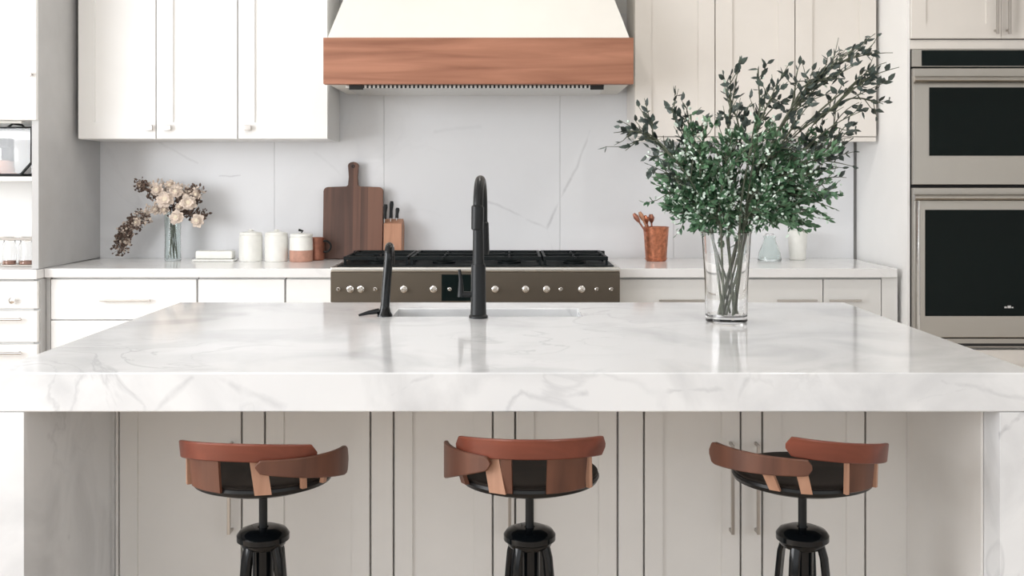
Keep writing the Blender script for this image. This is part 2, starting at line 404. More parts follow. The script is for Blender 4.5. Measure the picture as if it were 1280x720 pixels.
# wire rack with two glass jars on the hutch counter
RD = 4.75
rz = .9122
rk = thing('jar_rack', (X(10, RD), RD, rz), 'thin dark wire rack around glass jars on the hutch counter', 'rack')
m = MB()
for px in (-30, 52):
    for yy in (-.07, .07): m.tube([(X(px, RD), RD+yy, rz+.003), (X(px, RD), RD+yy, Z(298, RD))], .0035, 8)
for yy in (-.07, .07):
    m.tube([(X(-30, RD), RD+yy, Z(298, RD)), (X(52, RD), RD+yy, Z(298, RD))], .005, 8)
    m.tube([(X(-30, RD), RD+yy, rz+.0045), (X(52, RD), RD+yy, rz+.0045)], .004, 8)
for px in (-30, 52):
    for z in (Z(298, RD), rz+.0045): m.tube([(X(px, RD), RD-.07, z), (X(px, RD), RD+.07, z)], .0035, 8)
m.build('wire_frame', 'hand', rk)
for px, w, lab in ((12, .030, 'clear glass jar with clay coloured filling, left one inside the wire rack'), (33, .031, 'clear glass jar with clay coloured filling, right one inside the wire rack')):
    jx = X(px, RD); H = .115
    j = thing('glass_jar', (jx, RD, rz), lab, 'jar', 'glass jars in the wire rack')
    MB().lathe([(0, 0), (w, 0), (w+.001, .004), (w+.001, H*.8), (w*.8, H*.92), (w*.85, H), (w*.8-.003, H), (w*.75-.002, H*.92), (w-.002, H*.78), (w-.002, .006), (0, .006)], (jx, RD, rz), 24).build('jar_body', 'jar', j)
    MB().lathe([(0, .0065), (w-.0025, .0065), (w-.0025, .022), (0, .024)], (jx, RD, rz), 24).build('filling', 'terracotta', j)
    MB().lathe([(0, H), (w*.9, H), (w*.9, H+.008), (w*.3, H+.012), (0, H+.012)], (jx, RD, rz), 24).build('lid', 'hand', j)

# ------------------------------------------------------------------ upper cabinets
UD = 4.89
def upper(name, x0, x1, z0, mat, label, knob=None, group=None, rail=False, st=.075):
    c = thing(name, ((x0+x1)/2, UD+.16, z0), label, 'cabinet', group)
    MB().box(x0+.0005, x1-.0005, UD+.021, BW-.001, z0, CEIL-.03, .001).build('body', mat, c)
    d = MB().shaker(x0+.0022, x1-.0022, z0+.002, CEIL-.04, UD, .02, st, .010).build('door', mat, c)
    if knob:
        kx, kz = X(knob, UD), Z(160, UD)
        MB().box(kx-.016, kx+.016, UD-.026, UD-.014, kz-.012, kz+.012, .002).box(kx-.004, kx+.004, UD-.016, UD+.001, kz-.004, kz+.004).build('knob', 'hand', d)
    if rail: MB().box(x0+.0005, x1-.0005, UD+.006, UD+.03, z0-.022, z0-.0005, .003).build('light_rail', mat, c)
    return c
uz = Z(174, UD)
gl = 'white upper cabinets left of the hood'
upper('upper_cabinet', X(97, UD), X(195, UD), uz, 'white', 'bright white upper cabinet farthest left, beside the grey side panel', 188, gl)
upper('upper_cabinet', X(195, UD), X(297, UD), uz, 'white', 'bright white upper cabinet in the middle of the three left of the hood', 211, gl)
upper('upper_cabinet', X(297, UD), X(410, UD), uz, 'white', 'bright white upper cabinet directly left of the range hood', 311, gl)
gr = 'cream upper cabinets right of the hood'
uz2 = Z(171, UD)
upper('upper_cabinet', X(793, UD), X(894, UD), uz2, 'cream', 'cream upper cabinet directly right of the range hood', None, gr, True)
upper('upper_cabinet', X(894, UD), X(994, UD), uz2, 'cream', 'cream upper cabinet, middle one right of the hood, behind the branches', None, gr, True)
upper('upper_cabinet', X(994, UD), X(1096, UD), uz2, 'cream', 'cream upper cabinet beside the tall oven cabinet', None, gr, True)
# knife-thin filler between hutch side panel and left upper
# ------------------------------------------------------------------ range hood
HDp = 4.62; hc = X(598, HDp)
hz0, hz1 = Z(105, HDp), Z(47, HDp)
hw_ = (X(792, HDp)-X(404, HDp))/2
hd = thing('range_hood', (hc, HDp, hz0), 'cream flared range hood with a wide wooden band above the range', 'range hood')
rings = []
N = 10
for i in range(N+1):
    t = i/N; z = hz1+t*(CEIL-.005-hz1)
    g = t**1.04
    wv = hw_*.975 - g*(hw_*.975-.36)
    dp = HDp+.012 + g*.30
    rings.append([(hc-wv, dp, z), (hc+wv, dp, z), (hc+wv, BW-.001, z), (hc-wv, BW-.001, z)])
MB().rings(rings).build('hood_body', 'hoodp', hd, 20)
MB().box(hc-hw_, hc+hw_, HDp, HDp+.05, hz0, hz1, .002).build('wood_band', 'hoodw', hd)
MB().box(hc-hw_+.012, hc+hw_-.012, HDp+.0505, BW-.001, hz0+.004, hz1-.001, .001).build('hood_liner', 'hoodp', hd)
MB().box(X(430, HDp), X(757, HDp), HDp+.056, HDp+.46, hz0-.013, hz0+.0035, .002).build('vent_insert', 'steel', hd)
m = MB()
for k in range(58):
    a = X(440, HDp)+(X(745, HDp)-X(440, HDp))*k/57
    m.box(a, a+.0085, HDp+.052, HDp+.058, hz0-.013, hz0+.0035)
m.build('vent_slot', 'dark', hd)['kind'] = 'stuff'
for a, b in ((434, 452), (739, 756)): MB().box(X(a, HDp), X(b, HDp), HDp+.0505, HDp+.0555, hz0-.020, hz0+.0035, .001).build('vent_end_cap', 'dark', hd)

# ------------------------------------------------------------------ perimeter counters
PD = 4.59
RX0, RX1 = X(413, 4.5), X(775, 4.5)
CT = .912
tag(MB().box(HX+.001, RX0-.004, PD, BW-.001, .873, CT, .003).build('countertop', 'marble_top'), 'white marble back countertop left of the range', 'countertop')
tag(MB().box(RX1+.004, X(1122, PD), PD, BW-.001, .873, CT, .003).build('countertop', 'marble_top'), 'white marble back countertop between range and ovens', 'countertop')
lg = thing('countertop', ((RX0+RX1)/2, 5.13, 0), 'narrow marble ledge between the range back and the backsplash', 'countertop')
MB().box(RX0-.003, RX1+.003, 5.04, BW-.001, .873, CT, .002).build('ledge', 'marble_top', lg)
MB().box(RX0-.003, RX1+.003, 5.06, BW-.002, 0, .8728).build('support_panel', 'white', lg)
FD = 4.61
def base_unit(x0, x1, mat, label, hd_px=None, kind='drawer', group=None, dark=False):
    c = thing('base_cabinet', ((x0+x1)/2, FD+.3, 0), label, 'cabinet', group)
    MB().box(x0+.0005, x1-.0005, FD+.021, BW-.002, .1, .872, .001).build('body', mat, c)
    MB().box(x0+.0005, x1-.0005, FD+.07, FD+.09, 0, .1).build('toe_kick', mat, c)
    zs = [.866, Z(400, FD), .40, .105]
    for k in range(3):
        d = MB().box(x0+.0022, x1-.0022, FD, FD+.02, zs[k+1]+.0022, zs[k]-.0022, .0015).build('drawer', mat, c)
        if hd_px:
            a, b = X(hd_px[0], FD), X(hd_px[1], FD)
            z = Z(375, FD) if k == 0 else zs[k]-.06
            MB().box(a, b, FD-.026, FD-.019, z-.0045, z+.0045, .001).box(a+.01, a+.016, FD-.02, FD+.001, z-.003, z+.003).box(b-.016, b-.01, FD-.02, FD+.001, z-.003, z+.003).build('handle', 'hand', d)
        elif hd_px is None:
            pass
    return c
g1 = 'white drawer cabinets left of the range'
base_unit(X(63, FD), X(246, FD), 'white', 'wide white drawer cabinet under the back counter, farthest left', (127, 190), group=g1)
base_unit(X(247, FD), X(356, FD), 'white', 'white drawer cabinet in the middle, below the white canisters', None, group=g1)
base_unit(X(357, FD), RX0-.003, 'white', 'narrow white drawer cabinet directly left of the range', None, group=g1)
g2 = 'pale drawer cabinets right of the range'
base_unit(RX1+.004, X(925, FD), 'pale', 'pale drawer cabinet directly right of the range, behind the glass vase', (823, 880), group=g2)
base_unit(X(925, FD), X(1029, FD), 'pale', 'pale drawer cabinet right of the glass vase', (970, 1020), group=g2)
base_unit(X(1029, FD), X(1102, FD), 'pale', 'narrow pale drawer cabinet nearest the oven cabinet', (1035, 1075), group=g2)
tag(MB().box(X(1102, FD)+.001, X(1122, FD), FD, BW-.002, 0, .872, .001).build('filler_panel', 'pale'), 'narrow pale filler strip between drawers and oven cabinet', 'filler panel')
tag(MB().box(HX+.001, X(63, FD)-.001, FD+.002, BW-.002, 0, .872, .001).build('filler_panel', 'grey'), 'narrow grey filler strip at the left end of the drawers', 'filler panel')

# ------------------------------------------------------------------ range
GD = 4.5
rg = thing('range_cooker', ((RX0+RX1)/2, GD, 0), 'wide professional range with black grates and a bronze steel knob panel', 'range')
rt = Z(334, GD)
pz0, pz1 = Z(378, GD), Z(340, GD)
MB().box(RX0+.002, RX1-.002, GD+.03, 5.035, .14, rt-.022, .002).build('body', 'steel', rg)
MB().box(RX0, RX1, GD-.004, 5.038, rt-.020, rt, .005).build('cooktop', 'steel', rg)
cp = MB().box(RX0, RX1, GD, GD+.03, pz0, rt-.0205, .003).build('control_panel', 'darkened', rg)
kpx = [423, 438, 451, 469, 505, 542, 562, 619, 657, 683, 701, 727, 746, 764]
for k, px in enumerate(kpx):
    big = k in (1, 4, 7, 8, 9, 11, 2, 5)
    r = .0115 if big else .0065
    kz = Z(361.5, GD)
    kn = MB().lathe([(0, 0), (r*1.25, 0), (r*1.25, .004), (r, .005), (r*.92, .026), (r*.6, .030), (0, .030)], seg=20, mat=Matrix.Translation((X(px, GD), GD, kz)) @ Matrix.Rotation(PI/2, 4, 'X')).build('knob', 'chrome', cp)
dx0, dx1 = X(552, GD), X(589, GD)
MB().box(dx0, dx1, GD-.004, GD, Z(376, GD), Z(343, GD), .001).build('display', 'display', cp)
for a, b in ((RX0+.004, -.05), (-.046, RX1-.004)):
    d = MB().shaker(a, b, .24, pz0-.012, GD+.002, .028, .09, .004).build('oven_door', 'steel', rg)
    MB().tube([(a+.05, GD-.045, pz0-.06), (b-.05, GD-.045, pz0-.06)], .011, 12).tube([(a+.07, GD-.045, pz0-.06), (a+.07, GD+.003, pz0-.06)], .008).tube([(b-.07, GD-.045, pz0-.06), (b-.07, GD+.003, pz0-.06)], .008).build('handle', 'steel', d)
for a in (RX0+.06, RX1-.06):
    for y in (GD+.1, 4.95): MB().lathe([(0, 0), (.022, 0), (.018, .03), (.018, .1405), (0, .1405)], (a, y, 0), 16).build('foot', 'black', rg)
MB().box(RX0+.022, RX1-.022, GD+.035, 5.005, rt, rt+.004, .001).build('burner_pan', 'iron', rg)
NG = 4; gw = (RX1-RX0-.08)/NG
for g in range(NG):
    x0 = RX0+.04+g*gw+.004; x1 = x0+gw-.008; y0, y1 = GD+.065, 4.995; zt = rt+.040
    m = MB(); b = .012
    for yy in (y0, y1-b, (y0+y1)/2-b/2): m.box(x0, x1, yy, yy+b, zt-.016, zt-.0, .002)
    for xx in (x0, x1-b): m.box(xx, xx+b, y0+b, y1-b, zt-.0165, zt-.0005, .002)
    for cy in ((y0*3+y1)/4, (y0+y1*3)/4):
        cx = (x0+x1)/2
        for an in range(8):
            a = an*PI/4
            m.tube([(cx+.028*math.cos(a), cy+.028*math.sin(a), zt-.008), (cx+min(.16, (gw/2-.012)/max(abs(math.cos(a)), .3))*math.cos(a), cy+.125*math.sin(a), zt-.008)], .0055, 6)
    for xx in (x0+.002, x1-b+.001):
        for yy in (y0+.001, y1-b, (y0+y1)/2): m.box(xx, xx+b*.8, yy, yy+b*.8, rt+.0042, zt-.015)
    m.build('grate', 'iron', rg)
    for cy in ((y0*3+y1)/4, (y0+y1*3)/4):
        MB().lathe([(0, 0), (.05, 0), (.05, .008), (.036, .012), (.034, .022), (.015, .026), (0, .026)], ((x0+x1)/2, cy, rt+.0042), 24).build('burner', 'iron', rg)
MB().box(RX0+.02, RX1-.02, 5.008, 5.034, rt, rt+.036, .002).build('back_guard', 'black', rg)

# ------------------------------------------------------------------ oven tower
OD = 4.55; ox0 = X(1134, OD); ox1 = ox0+.80
ot = thing('oven_cabinet', ((ox0+ox1)/2, OD+.3, 0), 'tall cream cabinet housing the double oven at the right', 'cabinet')
oz_top = Z(62, OD); oz_bot = Z(434, OD)
MB().box(ox0, ox0+.012, OD, BW-.001, 0, CEIL-.02, .001).build('side_panel', 'white', ot)  # whiter than the cream fronts: bright light from the left put into colour
MB().box(ox1-.012, ox1, OD, BW-.001, 0, CEIL-.02, .001).build('side_panel', 'cream', ot)
MB().box(ox0+.012, ox1-.012, OD+.03, BW-.02, oz_top+.012, CEIL-.03).box(ox0+.012, ox1-.012, OD+.03, BW-.02, .1, oz_bot-.004).build('body', 'cream', ot)
MB().box(ox0+.012, ox1-.012, OD+.0, OD+.03, oz_top+.002, Z(50, OD), .001).build('rail', 'cream', ot)
mid = X(1250, OD)
for a, b, s in ((ox0+.013, mid-.001, 1), (mid+.001, ox1-.013, -1)):
    d = MB().shaker(a, b, Z(48.5, OD), CEIL-.03, OD-.012, .02, .062, .006).build('door', 'cream', ot)
    hx = X(1242 if s == 1 else 1257, OD)
    MB().box(hx-.006, hx+.006, OD-.045, OD-.035, Z(44, OD), Z(-60, OD), .002).box(hx-.004, hx+.004, OD-.036, OD-.011, Z(40, OD), Z(40, OD)+.008).box(hx-.004, hx+.004, OD-.036, OD-.011, Z(-55, OD), Z(-55, OD)+.008).build('handle', 'hand', d)
MB().shaker(ox0+.013, ox1-.013, .105, oz_bot-.010, OD-.012, .02, .06).build('drawer', 'cream', ot)
MB().box(ox0+.012, ox1-.012, OD+.06, OD+.08, 0, .1).build('toe_kick', 'cream', ot)
ov = thing('double_oven', ((ox0+ox1)/2, OD, oz_bot), 'stainless steel double wall oven with dark glass doors', 'oven')
qx0, qx1 = X(1138.5, OD), ox1-.016
MB().box(qx0+.004, qx1-.004, OD+.002, BW-.06, oz_bot+.002, oz_top-.001, .001).build('oven_body', 'dark', ov)
# control panel
cpn = MB().box(qx0, qx1, OD-.018, OD+.001, Z(84, OD), oz_top-.001, .002).build('control_panel', 'steelo', ov)
MB().box(X(1150, OD), qx1-.03, OD-.0205, OD-.018, Z(83, OD), Z(63.5, OD), .001).build('display', 'display', cpn)
def oven_door(z0, z1, wx0, wz0, wz1, hz, hx0_=1141):
    d = MB().box(qx0, qx1, OD-.030, OD+.001, z0, z1, .004).build('oven_door', 'steelv', ov)
    MB().box(X(wx0, OD), qx1-.06, OD-.0325, OD-.0300, wz0, wz1, .001).build('glass_panel', 'darkglass', d)
    hh = MB().tube([(X(hx0_, OD-.06), OD-.075, hz), (qx1-.01, OD-.075, hz)], .013, 16)
    for xx in (X(hx0_+8, OD), qx1-.03): hh.box(xx-.009, xx+.009, OD-.075, OD-.029, hz-.009, hz+.009, .002)
    hh.build('handle', 'steelo', d)
    return d
oven_door(Z(231, OD), Z(86, OD), 1158, Z(195, OD), Z(110, OD), Z(99, OD-.075))
d2 = oven_door(Z(421, OD), Z(234.5, OD), 1153, Z(394, OD), Z(262, OD), Z(247, OD-.075))
# inner mullion line of the windows and the tiny badge
MB().box(X(1251, OD), X(1254, OD), OD-.034, OD-.0325, Z(384, OD), Z(382, OD)).box(X(1255, OD), X(1259, OD), OD-.034, OD-.0325, Z(384, OD), Z(381, OD)).box(X(1260, OD), X(1262, OD), OD-.034, OD-.0325, Z(384, OD), Z(382.5, OD)).build('badge', 'logo', d2)
tp = MB().box(qx0, qx1, OD-.018, OD+.001, oz_bot+.001, Z(422.5, OD), .002).build('bottom_trim', 'steelo', ov)
MB().box(X(1195, OD), qx1-.1, OD-.0195, OD-.018, Z(432, OD), Z(428.5, OD)).build('vent_slot', 'dark', tp)
MB().tube([(X(1143.5, OD), OD-.040, Z(410, OD)), (X(1143.5, OD), OD-.040, Z(245, OD))], .0065, 10).build('side_trim', 'chrome', d2)

# ------------------------------------------------------------------ island
ix0, ix1 = X(-19, DI), X(1299, DI)
li, ri = X(30, DI), X(1250, DI)
sx0, sx1 = X(490, 2.93), X(727, 2.93); sy0, sy1 = 2.925, 3.11
IT = Z(466, DI)
isl = thing('marble_island_top', (0, (DI+DIB)/2, 0), 'large polished white marble island top with waterfall ends', 'island countertop')
s = MB().grid_slab([ix0, sx0, sx1, ix1], [DI, sy0, sy1, DIB], FZ0, IT, {(1, 1)})
top = s.build('slab', 'marble_isl', isl)
bv = top.modifiers.new('edge', 'BEVEL'); bv.width = .0025; bv.segments = 2; bv.limit_method = 'ANGLE'; top.modifiers.move(1, 0)
MB().box(ix0, li, DI, DIB, 0, FZ0-.0006, .001).build('waterfall_leg', 'marble_isl', isl)
MB().box(ri, ix1, DI, DIB, 0, FZ0-.0006, .001).build('waterfall_leg', 'marble_isl', isl)
sk = thing('undermount_sink', ((sx0+sx1)/2, (sy0+sy1)/2, FZ0-.2), 'stainless undermount sink sunk in the island behind the black faucet', 'sink')
m = MB(); t = .003; zb = FZ0-.20
m.grid_slab([sx0-.02, sx0-.003, sx1+.003, sx1+.02], [sy0-.02, sy0-.003, sy1+.003, sy1+.02], FZ0-.004, FZ0-.0012, {(1, 1)})
m.box(sx0-.006, sx0-.003, sy0-.006, sy1+.006, zb, FZ0-.004).box(sx1+.003, sx1+.006, sy0-.006, sy1+.006, zb, FZ0-.004)
m.box(sx0-.003, sx1+.003, sy0-.006, sy0-.003, zb, FZ0-.004).box(sx0-.003, sx1+.003, sy1+.003, sy1+.006, zb, FZ0-.004)
m.box(sx0-.003, sx1+.003, sy0-.003, sy1+.003, zb, zb+.003)
m.build('basin', 'sinksteel', sk)
MB().lathe([(0, 0), (.04, 0), (.04, .003), (.03, .004), (0, .002)], ((sx0+sx1)/2, (sy0+sy1)/2, zb+.003), 24).build('drain', 'chrome', sk)

# seating-side cabinets
CD = 2.53; czt = FZ0-.002
gI = 'greige cabinets under the island overhang'
def isl_unit(px0, px1, label, stile=None, hpx=None, pull=None):
    x0, x1 = X(px0, CD), X(px1, CD)
    c = thing('island_cabinet', ((x0+x1)/2, CD+.18, 0), label, 'cabinet', gI)
    MB().box(x0+.0005, x1-.0005, CD+.022, 2.86, 0, czt, .001).build('body', 'greige', c)
    de = X(stile, CD) if stile else x1
    d = MB().shaker(x0+.0022, de-.0022, .09, czt-.003, CD, .02, .042, .006, .0015).build('door', 'greige', c)
    def handle(px, par):
        hx = X(px, CD-.03); zt, zb_ = Z(556, CD-.03), Z(668, CD-.03)
        MB().box(hx-.0038, hx+.0038, CD-.034, CD-.026, zb_, zt, .001).box(hx-.003, hx+.003, CD-.027, CD+.001, zb_, zb_+.006).box(hx-.003, hx+.003, CD-.027, CD+.001, zt-.006, zt).build('handle', 'hand', par)
    if hpx: handle(hpx, d)
    if stile:
        f = MB().box(de+.0022, x1-.0022, CD, CD+.02, .09, czt-.003, .0015).build('pull_out_front' if pull else 'stile', 'greige', c)
        if pull: handle(pull, f)
    MB().box(x0+.001, x1-.001, CD+.008, CD+.022, 0, .086).build('plinth', 'greige', c)
isl_unit(148, 331, 'greige island cabinet behind the left stool', 302, 286)
isl_unit(331, 492, 'greige island cabinet right of the left stool', 463)
isl_unit(492, 644, 'greige island cabinet left of the middle stool', 616, None, 637)
isl_unit(644, 805, 'greige island cabinet right of the middle stool', 772)
isl_unit(805, 953, 'greige island cabinet left of the right stool', 926, 916, 948)
isl_unit(953, 1082, 'greige island cabinet behind the right stool')
ex = X(1082, CD)
ep = thing('end_panel', (1.0, CD+.1, 0), 'wide plain greige end panel under the island, far right', 'cabinet panel')
MB().box(ex+.002, ri-.001, CD, 2.86, 0, czt, .0015).build('front_panel', 'greige', ep)
MB().box(ri-.006, ri-.0006, 2.13, CD-.001, 0, czt, .001).build('side_panel', 'greige', ep)
x148 = X(148, CD)
if x148-.001 > li+.002:
    tag(MB().box(li+.001, x148-.001, CD+.002, 2.86, 0, czt, .001).build('filler_panel', 'greige'), 'thin greige filler beside the left waterfall leg', 'filler panel')
# kitchen side cabinets
gk = 'kitchen side cabinets of the island'
for a, b, sink, lab in ((li+.002, -.42, False, 'greige cabinet on the kitchen side of the island, left'), (-.42, .30, True, 'greige sink cabinet on the kitchen side of the island'), (.30, ri-.002, False, 'greige cabinet on the kitchen side of the island, right')):
    c = thing('island_cabinet', ((a+b)/2, 3.05, 0), lab, 'cabinet', gk)
    if sink:
        MB().box(a+.001, a+.018, 2.862, 3.225, .1, czt).box(b-.018, b-.001, 2.862, 3.225, .1, czt).box(a+.018, b-.018, 2.862, 2.875, .1, czt).box(a+.018, b-.018, 2.875, 3.225, .1, .118).build('body', 'greige', c)
    else: MB().box(a+.001, b-.001, 2.862, 3.225, .1, czt).build('body', 'greige', c)
    MB().box(a+.001, b-.001, 2.862, 3.17, 0, .098).build('plinth', 'greige', c)
    n = 2; w = (b-a)/n
    for k in range(n):
        d = MB().box(a+k*w+.002, a+(k+1)*w-.002, 3.226, 3.246, .105, czt-.003, .0015).build('door', 'greige', c)
        MB().box(a+k*w+w/2-.06, a+k*w+w/2+.06, 3.262, 3.27, .77, .778, .001).box(a+k*w+w/2-.05, a+k*w+w/2-.045, 3.245, 3.263, .771, .777).box(a+k*w+w/2+.045, a+k*w+w/2+.05, 3.245, 3.263, .771, .777).build('handle', 'hand', d)

# ------------------------------------------------------------------ faucet and small tap
FA = 2.895; fx = X(598, FA)
fc = thing('kitchen_faucet', (fx, FA, IT), 'tall matte black gooseneck kitchen faucet on the island', 'faucet')
MB().lathe([(0, 0), (.0255, 0), (.0255, .006), (.0215, .010), (.0205, .045), (.0195, .14), (.0175, .145), (0, .145)], (fx, FA, IT), 28).build('base', 'black', fc)
ztop = Z(219, FA); R = .085
pts = [(fx, FA, IT+.14), (fx-.001, FA, ztop-R-.02)]
for k in range(15):
    a = PI*k/14
    pts.append((fx-.001+.008*(1-math.cos(a))*.5, FA+R-R*math.cos(a), ztop-.013-R+R*math.sin(a)))
pts.append((fx+.007, FA+2*R, ztop-R-.05))
MB().tube(pts, [.0155]+[.0135]*(len(pts)-1), 18).build('neck', 'black', fc)
MB().tube([(fx-.003, FA, ztop-R-.065), (fx-.003, FA, ztop-R-.06), (fx-.002, FA, ztop-R-.0), (fx-.001, FA, ztop-.085), (fx-.001, FA, ztop-.08)], [.010, .0165, .0170, .0160, .012], 18).build('sleeve', 'black', fc)
MB().tube([(fx+.007, FA+2*R, ztop-R-.045), (fx+.007, FA+2*R, ztop-R-.05), (fx+.007, FA+2*R, ztop-R-.13), (fx+.007, FA+2*R, ztop-R-.14)], [.013, .017, .0195, .017], 18).build('spray_head', 'black', fc)
lxv = X(576, FA)
MB().tube([(fx-.015, FA, Z(368, FA)), (lxv, FA, Z(368, FA))], .008, 12).tube([(lxv, FA, Z(371, FA)), (lxv, FA, Z(350, FA)), (lxv-.004, FA, Z(337, FA))], [.0095, .0055, .004], 12).build('lever', 'black', fc)
TA = 2.93; tx = X(482, TA)
tp_ = thing('filtered_water_tap', (tx, TA, IT), 'small slim black tap beside the sink, left of the faucet', 'tap')
MB().lathe([(0, 0), (.021, 0), (.021, .004), (.016, .012), (.012, .03), (0, .03)], (tx-.002, TA, IT), 24).build('base', 'blackgloss', tp_)
zt_ = Z(303, TA)
pts = [(tx-.002, TA, IT+.02), (tx+.002, TA, IT+.08), (tx+.008, TA, zt_-.045)]
for k in range(9):
    a = PI*k/8; pts.append((tx+.008, TA+.024-.024*math.cos(a), zt_-.036+.024*math.sin(a)))
pts.append((tx+.008, TA+.048, zt_-.065))
MB().tube(pts, [.0125, .0125, .012]+[.0115]*10, 16).build('spout', 'blackgloss', tp_)
MB().tube([(tx-.018, TA, IT+.014), (tx-.045, TA-.008, IT+.011), (tx-.072, TA-.012, IT+.004)], [.008, .006, .003], 10).build('lever', 'blackgloss', tp_)

# ------------------------------------------------------------------ bar stools
def arc_band(cx, cy, a0, a1, r0, r1, zt0, zt1, zb0, zb1, th=.008, n=28, bow=0, tilt=0.0, round_=.4):
    """bent plywood strip. angle 0 faces the camera (-Y), + to the right. radius/heights vary from a0 to a1.
    bow lowers the ends of a strip symmetrically; the corners are rounded."""
    m = MB(); rs = []
    for i in range(n+1):
        t = i/n; a = math.radians(a0+(a1-a0)*t); r = r0+(r1-r0)*t
        zt = zt0+(zt1-zt0)*t - bow*(2*t-1)**2; zb = zb0+(zb1-zb0)*t - bow*(2*t-1)**2
        L = abs(math.radians(a1-a0))*(r0+r1)/2
        e = min(t, 1-t)*L; rc = (zt-zb)*round_
        if rc > 1e-6 and e < rc:
            c = rc-math.sqrt(max(0, rc*rc-(rc-e)**2)); zt -= c*.9; zb += c*.9
        s_, c_ = math.sin(a), -math.cos(a)
        zm = (zt+zb)/2
        def p(rr, z): return (cx+(rr+tilt*(z-zm))*s_, cy+(rr+tilt*(z-zm))*c_, z)
        b = min(.002, th*.3, (zt-zb)*.2)
        rs.append([p(r, zb+b), p(r, zt-b), p(r-b, zt), p(r-th+b, zt), p(r-th, zt-b), p(r-th, zb+b), p(r-th+b, zb), p(r-b, zb)])
    return m.rings(rs)
def slat(cx, cy, a, w, r, zt, zb, lean=0, rb=None, th=.009):
    """short upright plywood slat joining the back band to the seat; lean shifts the foot sideways (deg)"""
    if rb is None: rb = r-.012
    m = MB(); rs = []
    for i in range(7):
        t = i/6; z = zt+(zb-zt)*t; rr = r+(rb-r)*t; c = math.radians(a+lean*t); hw = math.radians(w/2)
        rs.append([(cx+q*math.sin(c+s*hw), cy-q*math.cos(c+s*hw), z) for q, s in ((rr, -1), (rr, 1), (rr-th, 1), (rr-th, -1))])
    return m.rings(rs)
def stool(cx, cy, label, A, slats, panels, B, bslats, seat_r=.137, zdrop=0):
    st = thing('bar_stool', (cx, cy, 0), label, 'bar stool', 'industrial bar stools at the island')
    sz = .708
    MB().lathe([(0, sz), (seat_r-.03, sz-.001), (seat_r-.008, sz+.001), (seat_r-.001, sz-.002), (seat_r-.001, sz-.006), (0, sz-.006)], (cx, cy, 0), 56).build('seat', 'seatw', st)
    MB().lathe([(0, sz-.0065), (seat_r, sz-.0065), (seat_r+.002, sz-.012), (seat_r-.002, sz-.020), (seat_r-.03, sz-.030), (.03, sz-.034), (0, sz-.034)], (cx, cy, 0), 56).build('seat_base', 'seatrim', st)
    a0, a1, r, zl, zr, hh, bow = A
    arc_band(cx, cy, a0, a1, r, r, zl, zr, zl-hh, zr-hh, .010, bow=bow, tilt=.10).build('back_band', 'leather', st)
    for (a, w, zt, lean, mt) in slats:
        slat(cx, cy, a, w, r-.0105, zt, sz-.012, lean, seat_r+.0125).build('back_slat', mt, st)
    for (p0, p1, zt) in panels:
        arc_band(cx, cy, p0, p1, seat_r+.0115, seat_r+.0115, zt, zt, sz-.012, sz-.012, .007, 16, round_=0, tilt=.10).build('side_panel', 'brown', st)
    if B:
        arc_band(cx, cy, *B).build('arm_band', 'brown', st)
        for (a, w, rt_, zt, lean, mt) in bslats:
            slat(cx, cy, a, w, rt_, zt, sz-.010, lean, seat_r+.0125).build('arm_slat', mt, st)
    # screw stem, collar, legs
    MB().tube([(cx, cy, .30), (cx, cy, sz-.034)], .0085, 16).build('screw_stem', 'black', st)
    MB().lathe([(0, sz-.033), (.022, sz-.034), (.02, sz-.044), (.0086, sz-.050), (.0086, sz-.052), (0, sz-.052)], (cx, cy, 0), 24).build('stem_flange', 'black', st)
    zc = .587
    MB().lathe([(.0105, zc+.004), (.030, zc+.004), (.046, zc-.002), (.052, zc-.010), (.052, zc-.020), (.046, zc-.024), (.044, zc-.030), (.040, zc-.034), (.0105, zc-.034), (.0105, zc+.004)], (cx, cy, 0), 40).build('collar', 'blackgloss', st)
    MB().lathe([(.0105, zc-.0345), (.021, zc-.0345), (.021, .33), (.0105, .33), (.0105, zc-.0345)], (cx, cy, 0), 24).build('screw_housing', 'blackgloss', st)
    for k in range(4):
        a = PI/4+k*PI/2+math.radians(10)
        prof = [(.036, zc-.02), (.045, zc-.05), (.049, .50), (.056, .42), (.075, .30), (.115, .15), (.165, 0.012), (.168, 0.0)]
        rs = []
        for (rr, z) in prof:
            ca, sa = math.cos(a), math.sin(a); w_, d_ = .0115, .0065
            rs.append([(cx+ca*(rr+d_*u)-sa*w_*v, cy+sa*(rr+d_*u)+ca*w_*v, z) for u, v in ((-1, -.8), (-1, .8), (-.3, 1), (.6, .8), (1, .3), (1, -.3), (.6, -.8), (-.3, -1))])
        MB().rings(rs).build('leg', 'blackgloss', st)
    MB().torus((cx, cy, .20), .094, .007, 40, 8).build('foot_ring', 'blackgloss', st)
    return st
SD = 2.15
